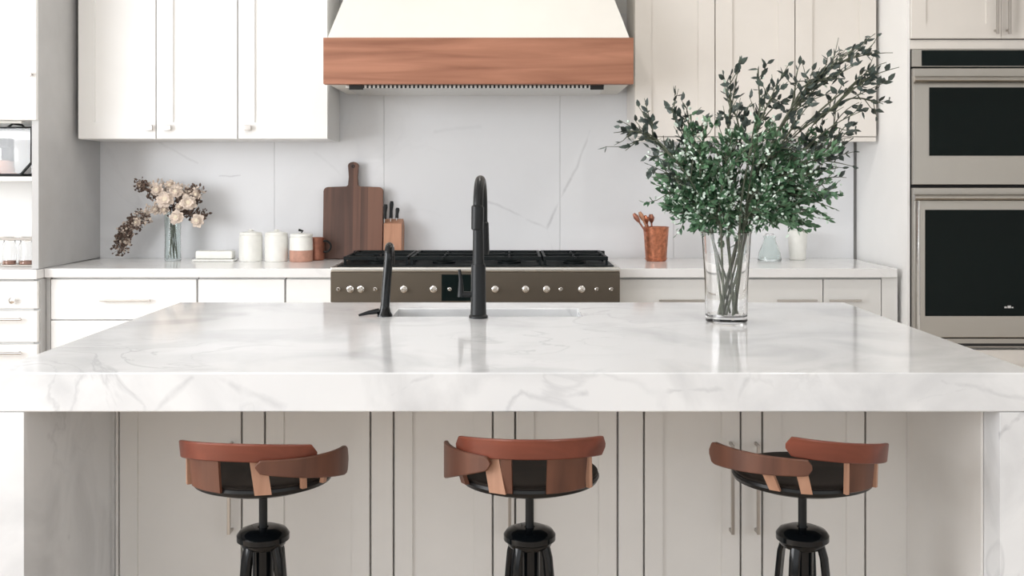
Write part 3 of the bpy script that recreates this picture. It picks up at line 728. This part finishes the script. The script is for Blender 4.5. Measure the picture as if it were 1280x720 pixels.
# left stool
c1 = X(329, SD)
stool(c1, SD, 'rust and black industrial bar stool on the left, arm turned to the right',
      (-76, 52, .160, .792, .797, .034, .018),
      [(-64, 4, .770, 2, 'tan'), (9, 12, .768, 4, 'tan')],
      [(-54, -20, .768)],
      (8, 92, .165, .170, .765, .757, .740, .696, .009, 28, 0, 0, .45),
      [(40, 4, .163, .752, 4, 'tan'), (62, 4, .163, .745, 2, 'tan')])
c2 = X(662, SD)
stool(c2, SD, 'rust and black industrial bar stool in the middle, under the faucet',
      (-64, 66, .160, .803, .802, .038, .013),
      [(-31, 13, .772, 6, 'tan'), (50, 3.5, .770, 1, 'tan')],
      [(12, 46, .775), (-22, -14, .775)],
      (-94, -28, .172, .165, .768, .767, .684, .742, .009, 28, 0, 0, .45),
      [(-62, 7, .163, .745, 2, 'brown')])
c3 = X(1003, SD)
stool(c3, SD, 'brown and black industrial bar stool on the right, arm swung out to the left',
      (-26, 74, .162, .811, .774, .038, .004),
      [(18, 2.5, .772, 0, 'tan'), (52, 3, .768, 0, 'tan')],
      [(20, 48, .775)],
      (-80, -9, .196, .166, .773, .766, .728, .736, .009, 28, 0, 0, .4),
      [(-17, 8, .162, .758, 5, 'tan'), (-41, 8, .172, .757, 6, 'tan')])

# ------------------------------------------------------------------ back counter objects
# white canisters
def canister(px0, px1, pyb, pyt, label, two=False):
    D = 5.02 if not two else 5.0
    x = X((px0+px1)/2, D); r = (X(px1, D)-X(px0, D))/2; z0 = CT+.0003; h = Z(pyt, D)-z0
    c = thing('canister', (x, D, z0), label, 'canister', 'ceramic canisters on the back counter')
    if two:
        MB().lathe([(0, 0), (r*.93, 0), (r, .006), (r, h*.40), (0, h*.40)], (x, D, z0), 32).build('clay_base', 'terracotta', c)
        MB().lathe([(0, h*.401), (r*1.0, h*.401), (r*.98, h*.8), (r*.9, h*.86), (0, h*.86)], (x, D, z0), 32).build('pot', 'ceramic', c)
    else:
        MB().lathe([(0, 0), (r*.93, 0), (r, .006), (r, h*.82), (r*.95, h*.86), (0, h*.86)], (x, D, z0), 32).build('pot', 'ceramic', c)
    MB().lathe([(0, h*.861), (r*.96, h*.861), (r*.98, h*.9), (r*.9, h*.96), (r*.3, h), (0, h)], (x, D, z0), 32).build('lid', 'ceramic', c)
    if two:
        MB().tube([(x, D, z0+h-.001), (x+.008, D, z0+h+.008), (x-.012, D-.004, z0+h+.014)], [.004, .005, .006], 10).build('lid_knob', 'black', c)
    else:
        MB().lathe([(0, h), (.010, h), (.013, h+.004), (.008, h+.008), (0, h+.008)], (x, D, z0), 16).build('lid_knob', 'ceramic', c)
canister(299, 328, 326, 289, 'white ceramic canister, leftmost of the three by the cutting board')
canister(331, 360, 326, 289, 'white ceramic canister, middle of the three by the cutting board')
canister(362, 391, 326, 291, 'white canister with pink clay base and dark knob', True)
# copper mug
D = 5.09; x = X(395, D); z0 = CT+.0003
mg = thing('copper_mug', (x, D, z0), 'reddish copper mug between the clay based canister and cutting board', 'mug')
MB().lathe([(0, 0), (.036, 0), (.040, .008), (.040, .105), (.0385, .107), (.037, .105), (.037, .010), (0, .008)], (x, D, z0), 28).build('cup', 'copperd', mg)
MB().torus((x+.046, D-.01, z0+.065), .026, .005, 24, 8, Matrix.Rotation(PI/2, 3, 'X')).build('handle', 'black', mg)
# low dish
D = 5.03; x0, x1 = X(243, D), X(295, D); z0 = CT+.0003
ds = thing('butter_dish', ((x0+x1)/2, D, z0), 'low white lidded dish on the back counter, left of canisters', 'dish')
MB().box(x0, x1, D-.045, D+.045, z0, z0+.010, .004).build('tray', 'ceramic', ds)
MB().box(x0+.012, x1-.008, D-.034, D+.034, z0+.0102, z0+.050, .010).build('lid', 'ceramic', ds)
# walnut cutting board leaning on the wall
D = 5.13
bx0, bx1 = X(403, D), X(478, D); bz0 = CT+.0005; bz1 = Z(234, D); hz = Z(202, D); hcx = X(440, D)
r = .014
def rrect(x0, x1, z0, z1, r, n=5, top_only=False):
    P = []
    for (cx_, cz_, a0, rr) in ((x1-r, z0+r, -90, r), (x1-r, z1-r, 0, r), (x0+r, z1-r, 90, r), (x0+r, z0+r, 180, r)):
        for k in range(n+1): a = math.radians(a0+90*k/n); P.append((cx_+rr*math.cos(a), cz_+rr*math.sin(a)))
    return P
cb = thing('cutting_board', ((bx0+bx1)/2, D, bz0), 'tall walnut paddle cutting board leaning against the backsplash', 'cutting board')
P = [(bx0+.004, bz0), (bx1-.004, bz0), (bx1, bz0+.004)]
for k in range(6): a = math.radians(90*k/5); P.append((bx1-.02+.02*math.cos(a), bz1-.02+.02*math.sin(a)))
hw2 = .021
P += [(hcx+hw2+.010, bz1), (hcx+hw2, bz1+.008), (hcx+hw2*.85, bz1+.05), (hcx+hw2*1.15, hz-.03)]
for k in range(7): a = math.radians(180*k/6); P.append((hcx+hw2*1.25*math.cos(a), hz-.018+.018*math.sin(a)))
P += [(hcx-hw2*1.15, hz-.03), (hcx-hw2*.85, bz1+.05), (hcx-hw2, bz1+.008), (hcx-hw2-.010, bz1)]
for k in range(6): a = math.radians(90+90*k/5); P.append((bx0+.02+.02*math.cos(a), bz1-.02+.02*math.sin(a)))
P += [(bx0, bz0+.004)]
o = MB().prism(P, D, D+.022, .003).build('board', 'walnut', cb)
MB().torus((hcx, D-.0005, hz-.022), .006, .0022, 20, 6, Matrix.Rotation(PI/2, 3, 'X')).build('hanging_hole', 'dark', cb)
cb.rotation_euler.x = math.radians(-5)   # leans back onto the wall
cb.location.y -= .0 ; cb.location.z += .002
# knife block
D = 5.107; kx0, kx1 = X(480, D), X(503, D); z0 = CT+.0003
kb = thing('knife_block', ((kx0+kx1)/2, D, z0), 'light wood knife block right of the walnut cutting board', 'knife block')
kh = Z(274, D)-z0
m = MB(); m.prism([(D-.05, z0), (D+.075, z0), (D+.10, z0+kh*.82), (D+.055, z0+kh), (D-.03, z0+kh*.9)], kx0+.002, kx1-.0, .003, 'x'); m.build('block', 'beech', kb)
for k, (px, dy, hh, lab) in enumerate(((481, .00, .080, 'black handled knife, left one in the knife block'), (488, .02, .092, 'black handled knife, middle one in the knife block'), (495, .035, .060, 'black handled knife, right one in the knife block'))):
    xk = X(px, D)
    kn = thing('kitchen_knife', (xk, D+dy, z0+kh*.93), lab, 'knife', 'knives in the knife block')
    zb_ = z0+kh*(.965 if k else .95)
    MB().box(xk-.001, xk+.001, D+dy-.012, D+dy+.010, zb_-.03, zb_+.012).build('blade', 'chrome', kn)
    MB().tube([(xk, D+dy, zb_+.010), (xk+.001, D+dy+.003, zb_+hh*.5), (xk+.003, D+dy+.006, zb_+hh*.85), (xk+.004, D+dy+.006, zb_+hh)], [.0085, .0075, .010, .007], 10).build('handle', 'black', kn)
# copper utensil cup with utensils
D = 5.03; x = X(820, D); z0 = CT+.0003; hcup = Z(284, D)-z0
cu = thing('utensil_cup', (x, D, z0), 'hammered copper utensil cup on the back counter right of the range', 'utensil holder')
MB().lathe([(0, 0), (.045, 0), (.049, .006), (.060, hcup), (.058, hcup+.001), (.0565, hcup), (.046, .010), (0, .008)], (x, D, z0), 32).build('cup', 'copper', cu)
MB().torus((x, D, z0+hcup), .0585, .003, 32, 8).torus((x, D, z0+.012), .0492, .003, 32, 8).build('rim', 'copper', cu)
for k, (dx, dz, r_, mt, lab) in enumerate(((-.108, .065, .013, 'copperd', 'copper spoon leaning farthest left in the copper cup'), (-.078, .072, .012, 'beech', 'wooden spoon leaning left in the copper cup'), (-.052, .055, .015, 'copper', 'copper spoon in the middle of the copper cup'), (-.02, .060, .016, 'copperd', 'most upright utensil in the copper cup'))):
    y = D-.030+.020*k
    u = thing('cooking_spoon', (x, y, z0), lab, 'cooking utensil', 'utensils in the copper cup')
    a = Vector((x+.03-.012*k, y, z0+.012)); b = Vector((x+dx, y, z0+hcup+dz)); q = a.lerp(b, .80)
    MB().tube([a, q], .0042, 8).build('handle', mt, u)
    MB().tube([q, q.lerp(b, .25), q.lerp(b, .6), b], [.004, r_*.75, r_, r_*.5], 12).build('bowl', mt, u)
# glass pitcher and tumbler on the right
D = 5.02; x = X(962, D)
gj = thing('glass_carafe', (x, D, CT), 'small clear glass carafe on the back counter behind the branches', 'carafe')
MB().lathe([(0, .0005), (.052, .0005), (.055, .006), (.05, .04), (.032, .085), (.026, .105), (.031, .118), (.029, .118), (.0235, .105), (.029, .084), (.047, .04), (.051, .010), (0, .008)], (x, D, CT), 32).build('carafe_body', 'gglass', gj)
MB().lathe([(0, .112), (.0225, .112), (.022, .125), (.012, .13), (0, .13)], (x, D, CT), 24).build('stopper', 'jar', gj)
x = X(997, 5.1)
tag(MB().lathe([(0, .0005), (.034, .0005), (.038, .005), (.047, .14), (.045, .141), (.036, .012), (0, .010)], (x, 5.1, CT), 32).build('white_cup', 'ceramic'), 'tall white cup on the back counter near the oven cabinet', 'cup')

# ------------------------------------------------------------------ dried flower vase on left
D = 5.05; vx = X(216, D)
fv = thing('flower_vase', (vx, D, CT), 'narrow pale green textured glass vase on the left back counter', 'vase')
vh = Z(264, D)-CT
MB().lathe([(0, .0005), (.036, .0005), (.038, .004), (.036, vh*.5), (.040, vh), (.037, vh), (.033, vh*.5), (.034, .010), (0, .010)], (vx, D, CT), 28).build('vase_body', 'gglass', fv)
m = MB()
rr_ = random.Random(3)
for k in range(9):
    a = rr_.uniform(0, 2*PI); b = rr_.uniform(0, 2*PI)
    m.tube([(vx+.02*math.cos(a), D+.02*math.sin(a), CT+.012), (vx+.018*math.cos(b), D+.018*math.sin(b), CT+vh)], .0026, 6)
df = thing('dried_flowers', (vx, D, CT+.012), 'cream dried flowers with a drooping brown spray in the green vase', 'dried flowers')
m.build('stems', 'stem', df)
def daisy(px, py, r, dd, rz, par):
    c = Vector((X(px, D), D-dd, Z(py, D)))
    n = Vector((rr_.uniform(-.35, .35), -1, rr_.uniform(-.1, .4))).normalized()
    rot = n.to_track_quat('Z', 'Y').to_matrix().to_4x4(); T = Matrix.Translation(c) @ rot
    f = MB(); rad = r*D/F
    f.lathe([(0, .004), (rad*.4, .004), (rad*.3, -.008), (0, -.012)], seg=10, mat=T)
    for (np_, rl, tilt_, zz_) in ((11, 1.08, -.25, .0), (8, .72, .35, .004)):
        for k in range(np_):
            a = 2*PI*k/np_+rr_.uniform(-.2, .2); ln = rad*rl*rr_.uniform(.82, 1.1); w = rad*.30
            Mx = T @ Matrix.Rotation(a, 4, 'Z') @ Matrix.Translation((0, 0, zz_)) @ Matrix.Rotation(-tilt_, 4, 'Y')
            rs = [[Mx @ Vector(p) for p in ((ln*t, -w*q, .002*u), (ln*t, 0, -.0015+.003*u), (ln*t, w*q, .002*u), (ln*t, 0, .0025+.003*u))] for t, q, u in ((.15, .35, 0), (.45, .9, 0), (.75, 1.0, 1), (.95, .55, 2), (1.0, .15, 2))]
            f.rings(rs)
    h_ = f.build('flower_head', 'petal', par)
    MB().lathe([(0, .014), (rad*.25, .012), (rad*.32, .007), (0, .006)], seg=12, mat=T).build('flower_center', 'daisyc', h_)
for (px, py, r, dd) in ((211, 249, 11, .05), (240, 253, 10, .06), (226, 271, 9, .07), (251, 275, 9, .06), (199, 237, 8, .03), (223, 239, 8, .04), (175, 231, 5, .0), (237, 240, 6, .0), (247, 243, 6, .02), (214, 231, 6, .01), (228, 258, 6, .04), (208, 262, 6, .03), (194, 262, 6, .0), (173, 278, 5, .02), (165, 284, 5, .0), (158, 302, 5, .0)):
    daisy(px, py, r, dd, 0, df)
def spray(path, n, wpx, name, s0=.0055):
    m = MB(); pts = [Vector((X(a, D), D-c, Z(b, D))) for a, b, c in path]
    m.tube(pts, .003, 6)
    for k in range(n):
        t = rr_.random()*(len(pts)-1); i = min(int(t), len(pts)-2); p = pts[i].lerp(pts[i+1], t-i)
        w = wpx*D/F
        ga = rr_.uniform(0, 2*PI); gr_ = w*.95*rr_.random()**.6; q0 = p.copy(); p = p+Vector((gr_*math.cos(ga), rr_.uniform(-w, w)*.5, gr_*math.sin(ga)))
        m.tube([q0, p], .0009, 4)
        rr = rr_.uniform(.6, 1.4)*s0
        R = Matrix.Translation(p) @ Matrix.Rotation(rr_.uniform(0, PI), 4, Vector((rr_.random(), rr_.random(), rr_.random())).normalized())
        m.lathe([(0, -rr*1.3), (rr*.8, -rr*.4), (rr*.7, rr*.5), (0, rr*1.6)], seg=6, mat=R)
    return m
bt = [(150, 312, 0), (156, 292, 0), (166, 280, 0), (180, 270, .01), (198, 262, .02), (212, 264, 0)]
spray(bt[:4], 330, 12, '').build('drooping_spray', 'brownbud', df)
spray(bt[:5], 130, 12, '').build('drooping_spray', 'petal', df)
spray([(172, 229, 0), (186, 238, 0), (200, 246, 0), (214, 262, 0)], 170, 10, '').build('bract_spray', 'brownbud', df)
spray([(248, 240, 0), (235, 250, 0), (222, 262, 0)], 200, 14, '').build('bract_spray', 'brownbud', df)
spray([(258, 270, -.02), (240, 268, 0), (225, 264, 0)], 120, 9, '').build('bract_spray', 'brownbud', df)
spray([(190, 235, 0), (220, 238, 0), (246, 244, 0)], 160, 13, '').build('petal_spray', 'petal', df)

# ------------------------------------------------------------------ big glass vase with branches on the island
VD = 2.81; vx = X(908, VD)
gv = thing('glass_vase', (vx, VD, IT), 'large clear glass cylinder vase on the marble island', 'vase')
vh = Z(290, VD)-IT
MB().lathe([(0, .0005), (.050, .0005), (.054, .004), (.056, .10), (.064, vh-.004), (.0655, vh), (.064, vh+.001), (.0615, vh-.004), (.0535, .10), (.050, .022), (.044, .016), (0, .015)], (vx, VD, IT), 48).build('vase_body', 'glass', gv)
bq = thing('branch_bouquet', (vx, VD, IT+.017), 'loose bouquet of leafy green branches with tiny pale blossoms in the glass vase', 'bouquet')
R_ = random.Random(21)
def leaf(m, p, d, L, W):
    d = d.normalized(); side = d.cross(Vector((R_.uniform(-1, 1), R_.uniform(-1, 1), R_.uniform(-1, 1))))
    if side.length < .05: side = d.orthogonal()
    side.normalize(); nrm = d.cross(side)
    P = [p, p+d*L*.3+side*W*.5+nrm*W*.10, p+d*L*.65+side*W*.42+nrm*W*.1, p+d*L, p+d*L*.65-side*W*.42+nrm*W*.1, p+d*L*.3-side*W*.5+nrm*W*.10]
    mdl = [p+d*L*.32-nrm*W*.08, p+d*L*.66-nrm*W*.06]
    v = [m.bm.verts.new(q) for q in P]; w = [m.bm.verts.new(q) for q in mdl]
    for f in ((v[0], v[1], w[0]), (v[1], v[2], w[1], w[0]), (v[2], v[3], w[1]), (v[3], v[4], w[1]), (v[4], v[5], w[0], w[1]), (v[5], v[0], w[0])): m.bm.faces.new(f)
def bez(p0, p1, p2, p3, t):
    u = 1-t; return p0*u*u*u+p1*3*u*u*t+p2*3*u*t*t+p3*t*t*t
mains = []
def branch(px, py, dy, kind, nl, twigs, t0=.55, L=(.018, .032), bl=0, shoot=False):
    a = R_.uniform(0, 2*PI); rb = R_.uniform(.01, .038)
    p0 = Vector((vx+rb*math.cos(a), VD+rb*math.sin(a), IT+.020))
    D = VD+dy; p3 = Vector((X(px, D), D, Z(py, D)))
    b = a+PI+R_.uniform(-.7, .7)
    # pass through the mouth of the vase
    mouth = Vector((vx+min(.045, max(-.045, (p3.x-vx)*.16))+R_.uniform(-.012, .012), VD+R_.uniform(-.03, .03), IT+vh))
    D = VD+dy
    if shoot:      # side shoot: leaves a main stem a little above the rim
        ms = min(mains, key=lambda q: (q[-1]-p3).length+R_.uniform(0, .10)); k0 = min(len(ms)-3, R_.choice((2, 3, 4, 5) if kind == 'g' else (6, 8, 9, 10)))
        mouth = ms[k0].copy(); d0 = (ms[k0+1]-ms[k0]).normalized()
    else: d0 = (mouth-p0).normalized()
    L_ = (p3-mouth).length
    p1 = mouth+d0*L_*.35+Vector((0, 0, L_*.10)); p2 = p3.lerp(mouth, .40)+Vector((R_.uniform(-.02, .02), R_.uniform(-.02, .02), L_*.16))
    pts = ([] if shoot else [p0, p0.lerp(mouth, .5)])+[bez(mouth, p1, p2, p3, k/12) for k in range(13)]
    if not shoot: mains.append(pts)
    n = len(pts)
    st = MB().tube(pts, [.0030-.0021*k/(n-1) for k in range(n)], 6)
    lm = MB(); bm_ = MB(); cnt = 0
    lines = [(pts[2:], 1.0)]
    for k in range(twigs):
        i = int(2+(n-4)*R_.uniform(t0-.15, .95)); q = pts[i]; d = (pts[i+1]-pts[i]).normalized()
        side = Vector((R_.uniform(-1, 1), R_.uniform(-.8, .8), R_.uniform(-.5, 1))).normalized()
        ln = R_.uniform(.04, .085); e = q+(d*.75+side*.8).normalized()*ln
        mid_ = q.lerp(e, .5)+Vector((0, 0, -.006))
        st.tube([q, mid_, e], [.0015, .0011, .0007], 5); lines.append(([q, mid_, e], .6))
    br = st.build('branch', 'stem', bq)
    def on(line, t):
        t *= len(line)-1; i = min(int(t), len(line)-2); return line[i].lerp(line[i+1], t-i), (line[i+1]-line[i]).normalized()
    for k in range(nl):
        ln, w = lines[0] if (R_.random() < .4 or len(lines) == 1) else R_.choice(lines[1:])
        t = R_.uniform(t0, 1) if ln is lines[0][0] else R_.uniform(.25, 1)
        p, d = on(ln, t)
        sd = Vector((R_.uniform(-1, 1), R_.uniform(-1, 1), R_.uniform(-1, 1)))
        dd = (d*.8+sd*.7)
        LL = R_.uniform(*L)
        leaf(lm, p, dd, LL, LL*R_.uniform(.40, .60)); cnt += 1
    lm.build('leaves', 'leafd' if kind == 'd' else 'leafg', br, 60, recalc=False)
    if bl:
        for k in range(bl):
            ln, w = R_.choice(lines); p, d = on(ln, R_.uniform(.35, 1))
            p = p+Vector((R_.uniform(-.012, .012), R_.uniform(-.012, .012), R_.uniform(-.012, .012)))
            r = R_.uniform(.0025, .005)
            bm_.lathe([(0, -r), (r*.9, -r*.2), (r*.7, r*.6), (0, r*.7)], p, 6)
        for k in range(int(bl*1.1)):
            ln, w = R_.choice(lines); p, d = on(ln, R_.uniform(.3, 1))
            leaf(bm_, p+Vector((R_.uniform(-.014, .014), R_.uniform(-.014, .014), R_.uniform(-.014, .014))), d+Vector((R_.uniform(-1, 1), R_.uniform(-1, 1), R_.uniform(-1, 1))), R_.uniform(.010, .018), R_.uniform(.005, .009))
        bm_.build('blossoms', 'blossom', br, 60)
mains_px = [(774, 150, .03), (812, 206, -.08), (840, 135, .06), (925, 70, .0), (985, 82, -.05), (1052, 62, .05), (1094, 42, .0), (1112, 100, 0), (1066, 190, .02), (1010, 150, -.06), (860, 210, .05), (1040, 240, -.02), (930, 150, .08)]
for (px, py, dy) in mains_px:
    branch(px, py, dy, 'd' if py < 160 or px < 820 or px > 1050 else 'g', 30 if py < 160 or px < 820 or px > 1050 else 60, 7, .50, (.019, .030), bl=4)
outer = [(767, 166, .0), (782, 188, -.05), (795, 160, .02), (832, 130, .08), (852, 126, .1), (872, 160, .05), (806, 172, 0), (822, 185, .04),
         (913, 95, -.04), (948, 84, .05), (962, 112, .0), (908, 116, .08), (1002, 78, .06), (1022, 96, .0), (975, 105, .03),
         (1068, 82, .0), (1116, 66, .05), (1124, 84, -.04), (1104, 130, .06), (1086, 136, -.05), (1098, 62, .03), (1082, 52, -.02),
         (1062, 152, .0), (1078, 106, .03), (1040, 116, .05), (1064, 172, .05), (1066, 208, 0), (1058, 222, -.06), (1030, 140, 0), (1050, 98, -.03), (992, 118, .06), (1012, 130, -.05), (1034, 80, .02), (940, 128, -.06), (1090, 96, -.03), (1074, 128, .05), (815, 150, -.04), (880, 180, .06), (1108, 78, .02), (1048, 168, .07)]
for (px, py, dy) in outer:
    branch(px, py, dy, 'd', 13, 3, .35, (.019, .030), bl=0, shoot=True)
inner = []
for k in range(44):
    a = 2*PI*k/44+R_.uniform(-.1, .1); q = R_.choice((1.0, .92, .7, .45))
    px = 936+122*q*math.cos(a); py = 216+70*q*math.sin(a)
    inner.append((px, py, R_.uniform(-.14, .14)))
inner += [(822, 238, -.03), (830, 256, .02), (850, 274, .0), (868, 284, -.04), (842, 246, .03), (1026, 266, .0), (1002, 278, .03), (978, 276, -.03), (1036, 248, .02), (1046, 262, -.02), (1018, 284, .01), (872, 262, .05), (860, 240, .0), (900, 275, .04)]
for (px, py, dy) in inner:
    branch(px, py, dy, 'g', 88, 9, .18, (.013, .027), bl=16, shoot=True)

# ------------------------------------------------------------------ light
wd = bpy.data.worlds.new('daylight'); SC.world = wd; wd.use_nodes = True
bg = wd.node_tree.nodes['Background']
wt = wd.node_tree
wtc = wt.nodes.new('ShaderNodeTexCoord'); wsp = wt.nodes.new('ShaderNodeSeparateXYZ'); wt.links.new(wtc.outputs['Generated'], wsp.inputs[0])
wr = wt.nodes.new('ShaderNodeValToRGB'); wr.color_ramp.elements[0].position = .47; wr.color_ramp.elements[1].position = .51
wr.color_ramp.elements[0].color = (.30, .29, .27, 1); wr.color_ramp.elements[1].color = (.96, .98, 1.0, 1)
wt.links.new(M_(wt, 'ADD', M_(wt, 'MULTIPLY', wsp.outputs['Z'], .5), .5), wr.inputs['Fac']); wt.links.new(wr.outputs['Color'], bg.inputs['Color'])
bg.inputs['Strength'].default_value = 1.85
def area(name, loc, rot, sx_, sy_, e, col=(1, 1, 1)):
    l = bpy.data.lights.new(name, 'AREA'); l.shape = 'RECTANGLE'; l.size = sx_; l.size_y = sy_; l.energy = e; l.color = col
    o = bpy.data.objects.new(name, l); COL.objects.link(o); o.location = loc; o.rotation_euler = rot; return o
area('window_daylight', (RL+.02, (w0+w1)/2, (wz0+wz1)/2), (0, -PI/2, 0), wz1-wz0, w1-w0, 150, (.97, .98, 1))
# unseen ceiling lights, added as fill for counters and hood underside
for k, (x, y) in enumerate(((-1.3, 3.9), (0, 3.9), (1.2, 3.9), (-1.0, 1.6), (1.0, 1.6))):
    t = thing('added_ceiling_light', (x, y, CEIL), 'round ceiling light added out of view above the kitchen', 'ceiling light', 'added ceiling lights')
    MB().lathe([(0, -.004), (.05, -.004), (.06, -.008), (.075, -.004), (.075, 0), (0, 0)], (x, y, CEIL-.0005), 32).build('trim_ring', 'white', t)
    l = bpy.data.lights.new('added_ceiling_lamp', 'AREA'); l.shape = 'DISK'; l.size = .10; l.energy = 6; l.color = (1, .95, .88)
    o = bpy.data.objects.new('added_ceiling_lamp', l); COL.objects.link(o); o.location = (x, y, CEIL-.012)

l = bpy.data.lights.new('niche_fill', 'AREA'); l.shape = 'RECTANGLE'; l.size = 1.0; l.size_y = .02; l.energy = 2.5  # fill light added to brighten the niche, no lamp known there
o = bpy.data.objects.new('niche_fill', l); COL.objects.link(o); o.location = ((hx0+HX)/2, HD+.075, NZ-.012)
l = bpy.data.lights.new('niche_fill', 'AREA'); l.shape = 'RECTANGLE'; l.size = 1.0; l.size_y = .02; l.energy = 2  # second added fill light, below the niche shelf
o = bpy.data.objects.new('niche_fill', l); COL.objects.link(o); o.location = ((hx0+HX)/2, HD+.075, 1.283)
# ------------------------------------------------------------------ camera
cam = bpy.data.cameras.new('camera'); co = bpy.data.objects.new('camera', cam); COL.objects.link(co)
co.location = (0, 0, CZ); co.rotation_euler = (PI/2, 0, 0)
cam.sensor_width = 36; cam.lens = 36*F/1280; cam.shift_y = -(360-HY)/1280
cam.clip_start = .02
SC.camera = co
vs = SC.view_settings
vs.view_transform = 'Standard'; vs.look = 'None'; vs.gamma = 1; vs.use_curve_mapping = False; vs.exposure = -0.27
